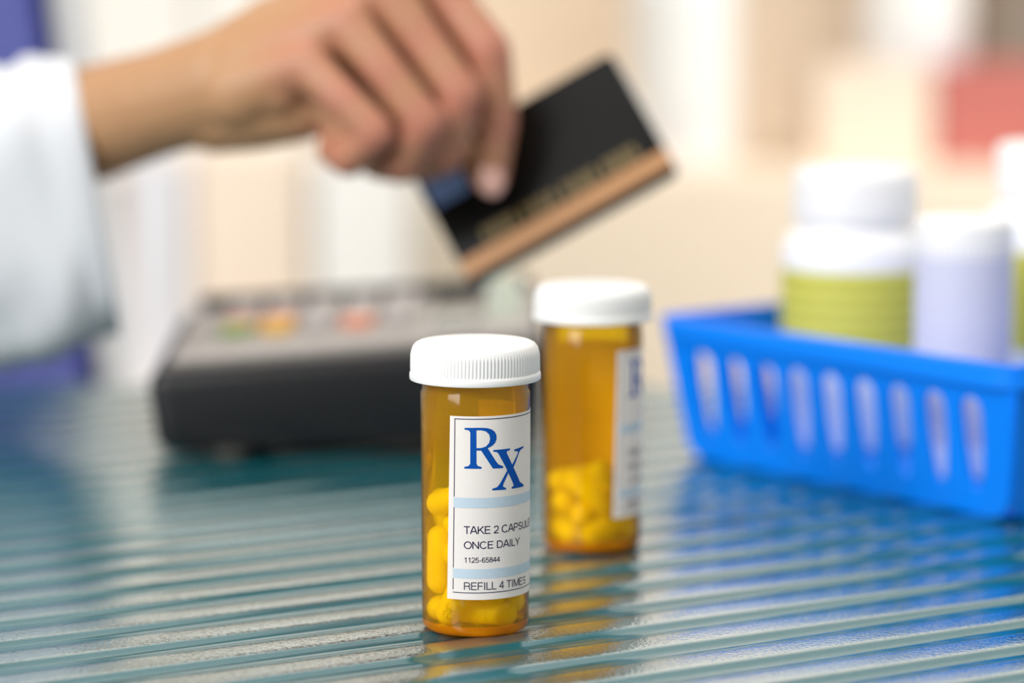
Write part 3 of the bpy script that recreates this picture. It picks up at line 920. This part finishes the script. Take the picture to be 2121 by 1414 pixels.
FING = {
    'little': [mc['little'], (at(708, 204, 1.077), 0.0067), (at(778, 276, 1.074), 0.0070), (at(722, 328, 1.081), 0.0068), (at(690, 308, 1.092), 0.0062)],
    'ring': [mc['ring'], (at(798, 150, 1.082), 0.0071), (at(880, 256, 1.079), 0.0074), (at(835, 338, 1.087), 0.0075), (at(782, 334, 1.099), 0.0068)],
    'middle': [mc['middle'], (at(878, 90, 1.092), 0.0074), (at(955, 198, 1.087), 0.0077), (at(922, 320, 1.094), 0.0074), (at(872, 340, 1.105), 0.0068)],
    'index': [mc['index'], (at(945, 14, 1.104), 0.0078), (at(1012, 104, 1.098), 0.0081), (at(1030, 250, 1.101), 0.0074), (at(1015, 370, 1.1045), 0.0064)],
}
for k, ch in FING.items(): cone_chain(bm, ch)
for pts in (((640, 170, 1.100), (748, 272, 1.094)), ((740, 70, 1.106), (885, 235, 1.102)), ((830, 0, 1.114), (975, 165, 1.110)), ((748, 272, 1.094), (835, 300, 1.102)), ((885, 235, 1.102), (905, 300, 1.108))):
    cone_chain(bm, [(at(*p), 0.0105) for p in pts])             # the palm side that closes the gaps behind the curled fingers
cone_chain(bm, [CA, (at(560, 120, 1.138), 0.0150), (at(720, 140, 1.152), 0.0132), (at(890, 240, 1.156), 0.0110), (at(985, 330, 1.134), 0.0088)])
hand = fuse(bm, 0.00120, 5)

# the rest of the body, kept under the clothes
TX, TY = -0.331, 1.50
bm = bmesh.new()
V = Vector
SH_R, SH_L = V((-0.365, 1.345, 0.375)), V((-0.365, 1.655, 0.375))
cone_chain(bm, [(SH_R, 0.045), (SH_R.lerp(ELBOW, 0.5), 0.042), (ELBOW, 0.038), (ELBOW.lerp(WR[0], 0.4) + V((0, 0, -0.012)), 0.026)])
cone_chain(bm, [(SH_L, 0.045), (V((-0.375, 1.70, 0.22)), 0.042), (V((-0.375, 1.725, 0.07)), 0.036), (V((-0.355, 1.725, -0.06)), 0.028), (V((-0.345, 1.722, -0.16)), 0.021)])
for i, (dx, dy, L) in enumerate(((0.028, 0.0, 0.075), (0.012, 0.004, 0.085), (-0.006, 0.004, 0.08), (-0.022, 0.0, 0.062), (0.04, -0.004, 0.03))):
    a = V((-0.345, 1.722, -0.17)); k = V((-0.345 + dx, 1.722 + dy, -0.235 if i < 4 else -0.205))
    cone_chain(bm, [(a, 0.018), (k, 0.011), (k + V((0.004, -0.006, -L * 0.6)), 0.009), (k + V((0.004, -0.016, -L)), 0.0075)])
cone_chain(bm, [(V((TX, TY, 0.36)), 0.085), (V((TX, TY, 0.15)), 0.095), (V((TX, TY, -0.08)), 0.10)])
cone_chain(bm, [(SH_R + V((0, 0.03, -0.02)), 0.06), (V((TX, TY, 0.34)), 0.085), (SH_L + V((0, -0.03, -0.02)), 0.06)])
cone_chain(bm, [(V((TX, TY, 0.38)), 0.055), (V((TX + 0.012, TY, 0.52)), 0.052)])
HC = V((TX + 0.035, TY, 0.615))
ellipsoid(bm, HC, (0.092, 0.074, 0.112)); ellipsoid(bm, HC + V((0.03, 0, -0.06)), (0.06, 0.055, 0.06))
cone_chain(bm, [(HC + V((0.088, 0, 0.005)), 0.010), (HC + V((0.106, 0, -0.032)), 0.014)])
for s in (-1, 1):
    ellipsoid(bm, HC + V((-0.005, s * 0.076, -0.01)), (0.020, 0.010, 0.032))
    cone_chain(bm, [(V((TX, TY + s * 0.085, -0.10)), 0.095), (V((TX + 0.01, TY + s * 0.095, -0.48)), 0.062), (V((TX - 0.005, TY + s * 0.10, -0.85)), 0.042)])
cone_chain(bm, [(HC + V((0.086, -0.022, -0.066)), 0.008), (HC + V((0.092, 0, -0.066)), 0.009), (HC + V((0.086, 0.022, -0.066)), 0.008)])
rest = fuse(bm, 0.006, 4)
bm = bmesh.new(); bm.from_mesh(hand); bm.from_mesh(rest)
bpy.data.meshes.remove(hand); bpy.data.meshes.remove(rest)
me = bpy.data.meshes.new('person')
bm.to_mesh(me); bm.free()
me.materials.clear()
co = np.empty(len(me.vertices) * 3, dtype=np.float32); me.vertices.foreach_get('co', co); co = co.reshape(-1, 3)
fl = np.zeros(len(co), dtype=np.float32)
for ch in FING.values():                               # fingers and knuckles are pinker than the back of the hand
    for i, (p, r) in enumerate(ch):
        d = np.linalg.norm(co - np.array(p), axis=1)
        fl = np.maximum(fl, (0.7 if i == 0 else 1.0 if i == 2 else 0.85) * np.exp(-(d / (r * 1.7)) ** 2))
at_ = me.attributes.new('flush', 'FLOAT', 'POINT'); at_.data.foreach_set('value', fl)
person = obj('person', me, M['skin'])
tag(person, 'person in a white coat reaching right from the left edge, holding the card', 'person')
nl = bmesh.new()
bmesh.ops.create_icosphere(nl, subdivisions=3, radius=1, matrix=Matrix.Translation(at(1018, 372, 1.0982)) @ Matrix.Rotation(math.radians(-10), 4, 'Y') @ Matrix.Diagonal((0.0046, 0.0012, 0.0062, 1)))
obj('fingernail', nl, M['nail'], person)
for s in (-1, 1):
    e = bmesh.new(); bmesh.ops.create_icosphere(e, subdivisions=3, radius=0.0125, matrix=Matrix.Translation(HC + V((0.078, s * 0.032, 0.004))))
    eo = obj('eye', e, M['eye'], person)
    e = bmesh.new(); bmesh.ops.create_icosphere(e, subdivisions=2, radius=1, matrix=Matrix.Translation(HC + V((0.0895, s * 0.032, 0.004))) @ Matrix.Diagonal((0.0018, 0.0058, 0.0058, 1)))
    obj('iris', e, M['hair'], eo)
hb = bmesh.new()
ellipsoid(hb, HC + V((-0.016, 0, 0.022)), (0.096, 0.085, 0.108))
cone_chain(hb, [(HC + V((-0.07, 0, 0.02)), 0.06), (HC + V((-0.075, 0, -0.08)), 0.05), (HC + V((-0.07, 0, -0.16)), 0.03)])
obj('hair', fuse(hb, 0.005, 4), M['hair'], person)

def ring(c, ax, az, rx, ry, n=40, wob=0.0, seed=0, a0=0.0, a1=math.tau):
    rnd = random.Random(seed)
    ph = [rnd.random() * 6.28 for _ in range(3)]
    pts = []
    for k in range(n):
        a = a0 + (a1 - a0) * k / n
        w = 1 + wob * (0.5 * math.sin(3 * a + ph[0]) + 0.35 * math.sin(5 * a + ph[1]) + 0.25 * math.sin(9 * a + ph[2]))
        ca, sa = math.cos(a), math.sin(a)
        pts.append(c + ax * (rx * w * math.copysign(abs(ca) ** 0.8, ca)) + az * (ry * w * math.copysign(abs(sa) ** 0.8, sa)))
    return pts

def torso_ring(z, dx, rx, ry, n=48, grow=0.0):
    return [V((TX + dx + (rx + grow) * math.cos(math.tau * k / n), TY + (ry + grow) * math.sin(math.tau * k / n), z)) for k in range(n)]
TORSO = [(-0.24, 0.028, 0.135, 0.175), (-0.12, 0.016, 0.126, 0.170), (-0.02, 0.010, 0.127, 0.158), (0.08, 0.002, 0.124, 0.155), (0.16, -0.006, 0.122, 0.160), (0.26, -0.010, 0.118, 0.165), (0.34, -0.012, 0.100, 0.160), (0.40, -0.010, 0.075, 0.110), (0.43, -0.005, 0.065, 0.075)]
obj('scrub_shirt', loft([torso_ring(*t) for t in TORSO]), M['shirt'], person)

def open_shell(sections, th):
    bm = bmesh.new()
    rings = [[bm.verts.new(p) for p in s] for s in sections]
    for A, B in zip(rings, rings[1:]):
        for k in range(len(A) - 1): bm.faces.new((A[k], A[k + 1], B[k + 1], B[k]))
    bmesh.ops.recalc_face_normals(bm, faces=bm.faces)
    bmesh.ops.solidify(bm, geom=bm.faces[:], thickness=th)
    return bm
def coat_ring(z, dx, rx, ry, n=60):
    """open in front: from the near front edge round the back to the far front edge, whose hem stands proud of the shirt"""
    pts = []
    a0, a1 = math.radians(-68), math.radians(-380)
    for k in range(n + 1):
        t = k / n
        a = a0 + (a1 - a0) * t
        g = 0.006 + (0.004 * max(0, (t - 0.88) / 0.12) ** 1.3) + 0.002 * math.sin(k * 0.9 + z * 20)
        pts.append(V((TX + dx + (rx + g) * math.cos(a), TY + (ry + g) * math.sin(a), z)))
    return pts
CT = [(-0.52, 0.028, 0.155, 0.195)] + TORSO
coat = obj('lab_coat', open_shell([coat_ring(*t) for t in CT], 0.0025), M['coat'], person)

def sleeve(path, n=48, th=0.0018, seed=3):
    """path: centre, axis direction, half height, half depth, wobble"""
    secs = []
    for i, (c, d, rh, rd, wob) in enumerate(path):
        d = d.normalized()
        side_ = d.cross(V((0, 0, 1)))
        if side_.length < 0.2: side_ = V((1, 0, 0)).cross(d)
        side_.normalize(); up_ = side_.cross(d).normalized()
        secs.append(ring(c, side_, up_, rd, rh, n, wob, seed + i // 2))
    bm = bmesh.new()
    rings = [[bm.verts.new(p) for p in s] for s in secs]
    for A, B in zip(rings, rings[1:]):
        for k in range(n): bm.faces.new((A[k], A[(k + 1) % n], B[(k + 1) % n], B[k]))
    bmesh.ops.recalc_face_normals(bm, faces=bm.faces)
    bmesh.ops.solidify(bm, geom=bm.faces[:], thickness=th)
    return bm
def cz(px, pt, pb, Y):
    a, b = at(px, pt, Y), at(px, pb, Y)
    return (a + b) / 2, (a - b).length / 2
s1, h1 = cz(200, 112, 690, 1.150)
s1b, h1b = cz(150, 116, 705, 1.152)
s2, h2 = cz(80, 130, 735, 1.158)
s3, h3 = cz(-20, 146, 775, 1.168)
tilt_d = V((1, 0, -0.17)).normalized()
tilt_d = V((0.98, 0.15, 0.16))
path = [(s1, tilt_d, h1, 0.034, 0.02), (s1b, tilt_d, h1b, 0.036, 0.05), (s2, tilt_d, h2, 0.044, 0.08), (s3, V((0.99, -0.1, 0.1)), h3, 0.047, 0.09),
        (V((-0.31, 1.195, 0.085)), V((0.9, -0.25, 0.15)), 0.060, 0.052, 0.06), (V((-0.375, 1.225, 0.10)), V((0.6, -0.3, -0.5)), 0.064, 0.056, 0.05),
        (V((-0.395, 1.265, 0.20)), V((0.02, -0.35, -0.8)), 0.060, 0.060, 0.04), (V((-0.385, 1.31, 0.30)), V((-0.05, -0.35, -0.8)), 0.064, 0.064, 0.03), (V((-0.365, 1.36, 0.385)), V((-0.05, -0.6, -0.6)), 0.062, 0.066, 0.02)]
def subdiv_path(p):
    out = []
    for a, b in zip(p, p[1:]):
        for t in (0, 0.34, 0.67): out.append((a[0].lerp(b[0], t), a[1].lerp(b[1], t), a[2] + (b[2] - a[2]) * t, a[3] + (b[3] - a[3]) * t, a[4] + (b[4] - a[4]) * t))
    return out + [p[-1]]
obj('sleeve', sleeve(subdiv_path(path)), M['coat'], person)
path = [(V((-0.352, 1.725, -0.13)), V((0, 0, -1)), 0.045, 0.045, 0.03), (V((-0.36, 1.725, -0.02)), V((0.05, 0, -1)), 0.050, 0.050, 0.04), (V((-0.375, 1.725, 0.08)), V((0, 0.1, -1)), 0.054, 0.054, 0.04), (V((-0.375, 1.70, 0.22)), V((0, 0.2, -1)), 0.058, 0.058, 0.03), (V((-0.365, 1.64, 0.385)), V((0, 0.6, -0.6)), 0.062, 0.066, 0.02)]
obj('sleeve', sleeve(path, seed=9), M['coat'], person)
tb = bmesh.new()
for s in (-1, 1):
    cone_chain(tb, [(V((TX + 0.01, TY + s * 0.075, -0.16)), 0.115), (V((TX + 0.012, TY + s * 0.09, -0.48)), 0.088), (V((TX, TY + s * 0.10, -0.84)), 0.072)])
obj('trousers', fuse(tb, 0.008, 4), M['trousers'], person)
for s in (-1, 1):
    sb = bmesh.new()
    ellipsoid(sb, V((TX + 0.06, TY + s * 0.10, FLOOR + 0.035)), (0.135, 0.048, 0.034))
    ellipsoid(sb, V((TX - 0.01, TY + s * 0.10, FLOOR + 0.06)), (0.06, 0.045, 0.06))
    for v in sb.verts: v.co.z = max(v.co.z, FLOOR + 0.0005)
    obj('shoe', sb, M['shoe'], person)

# ------------------------------------------------------------------ shelving and stock behind the counter
SY0, SY1 = 2.28, 2.66
sh = empty('shelving_unit', (0.2, (SY0 + SY1) / 2, FLOOR))
tag(sh, 'tall peach laminate shelving across the back wall', 'shelving')
SI = Matrix.Translation((-0.2, -(SY0 + SY1) / 2, -FLOOR))
def spart(name, bm, m):
    o = obj(name, bm, m, smooth=False); o.parent = sh; o.matrix_parent_inverse = SI
    return o
Z_LOW, Z_MID, Z_UP = -0.155, at(1410, 292, SY0 + 0.05).z - 0.018, 0.36
X0, X1, XM = -0.62, 1.0, at(1010, 400, SY0).x
spart('back_panel', box_bm(X0, X1, SY1 - 0.02, SY1, FLOOR, 0.36), M['wood'])
for x in (X0, X1 - 0.02): spart('upright', box_bm(x, x + 0.02, SY0, SY1 - 0.021, FLOOR, 0.36), M['wood'])
spart('upright', box_bm(XM - 0.01, XM + 0.01, SY0, SY1 - 0.021, FLOOR, Z_MID - 0.0185), M['wood'])
spart('shelf_board', box_bm(X0 + 0.021, XM - 0.011, SY0, SY1 - 0.021, Z_LOW - 0.018, Z_LOW), M['wood'])
spart('shelf_board', box_bm(X0 + 0.021, XM - 0.011, SY0 + 0.19, SY1 - 0.021, Z_MID - 0.018, Z_MID), M['wood'])
spart('shelf_board', box_bm(XM - 0.010, X1 - 0.021, SY0, SY1 - 0.021, Z_MID - 0.018, Z_MID), M['wood'])
spart('shelf_board', box_bm(X0 + 0.021, X1 - 0.021, SY0 + 0.1, SY1 - 0.021, Z_UP - 0.018, Z_UP), M['wood'])
dx = (X1 - 0.021 - XM - 0.011) / 2
for k in range(2):
    x = XM + 0.011 + k * dx
    d = spart('door', box_bm(x + 0.001, x + dx - 0.001, SY0 - 0.019, SY0 - 0.001, FLOOR + 0.1, Z_MID - 0.001, 0.002), M['wood'])
    hx = x + (dx - 0.05 if k == 0 else 0.04)
    hb = obj('handle', box_bm(hx, hx + 0.01, SY0 - 0.04, SY0 - 0.0185, -0.42, -0.30, 0.003), M['key_grey'], smooth=40)
    hb.parent = d; hb.matrix_parent_inverse = SI

def carton(px0, px1, Y, z0, z1, depth, m, label, group=None, name='carton'):
    a, b = at(px0, 400, Y).x, at(px1, 400, Y).x
    root = empty(name, ((a + b) / 2, Y + depth / 2, z0))
    w, h_ = (b - a) / 2, z1 - z0
    obj('carton_body', box_bm(-w, w, -depth / 2, depth / 2, 0, h_, 0.0012), m, root, smooth=False)
    obj('top_flap', box_bm(-w + 0.001, w - 0.001, -depth / 2 + 0.001, -0.001, h_ - 0.0004, h_ + 0.0006), m, root, smooth=False)
    tag(root, label, 'box', group)
    return root
zt = lambda py, Y: at(1060, py, Y).z
G1 = 'cartons on the low shelf'
carton(252, 385, SY0 + 0.03, Z_LOW, zt(335, SY0 + 0.03), 0.10, M['carton_lilac'], 'grey-lilac carton on the low shelf nearest the coat sleeve', G1)
carton(395, 640, SY0 + 0.04, Z_LOW, zt(320, SY0 + 0.04), 0.10, M['carton_peach'], 'wide peach carton on the low shelf above the keypad', G1)
carton(650, 850, SY0 + 0.03, Z_LOW, zt(322, SY0 + 0.03), 0.10, M['carton_white'], 'off-white carton on the low shelf below the hand', G1)
carton(858, 985, SY0 + 0.04, Z_LOW, zt(330, SY0 + 0.04), 0.10, M['carton_cream'], 'cream carton on the low shelf behind the card', G1)
G2 = 'stock on the middle shelf'
carton(150, 400, SY0 + 0.21, Z_MID, 0.27, 0.12, M['carton_grey'], 'tall pale grey carton on the middle shelf right of the blue shirt', G2)
carton(410, 640, SY0 + 0.22, Z_MID, 0.25, 0.12, M['carton_grey'], 'pale grey carton on the middle shelf above the wrist', G2)
SF = SY0 + 0.05
carton(1690, 1928, SF, Z_MID, zt(140, SF), 0.12, M['carton_peach'], 'peach carton under the left half of the raised white jar', G2)
carton(1934, 2330, SF, Z_MID, zt(140, SF), 0.12, M['carton_red'], 'red carton on the shelf at the right edge, under a white jar', G2)
carton(2030, 2330, SY0 + 0.24, Z_MID, 0.28, 0.08, M['carton_taupe'], 'taupe carton behind the red one at the right edge', G2)
def jar(px, Y, z, wpx, H, label):
    p = at(px, 100, Y)
    R = at(px + wpx / 2, 100, Y).x - p.x
    return white_bottle('stock_jar', (p.x, Y, z), R, H, R * 0.86, 0.035, M['carton_white'], None, H * 0.2, H * 0.6, label, G2)
jar(1415, SY0 + 0.06, Z_MID, 225, 0.22, 'large white jar on the shelf right of the card')
jar(1893, SY0 + 0.10, zt(140, SF) + 0.0007, 225, 0.17, 'white jar raised on the peach and red cartons')
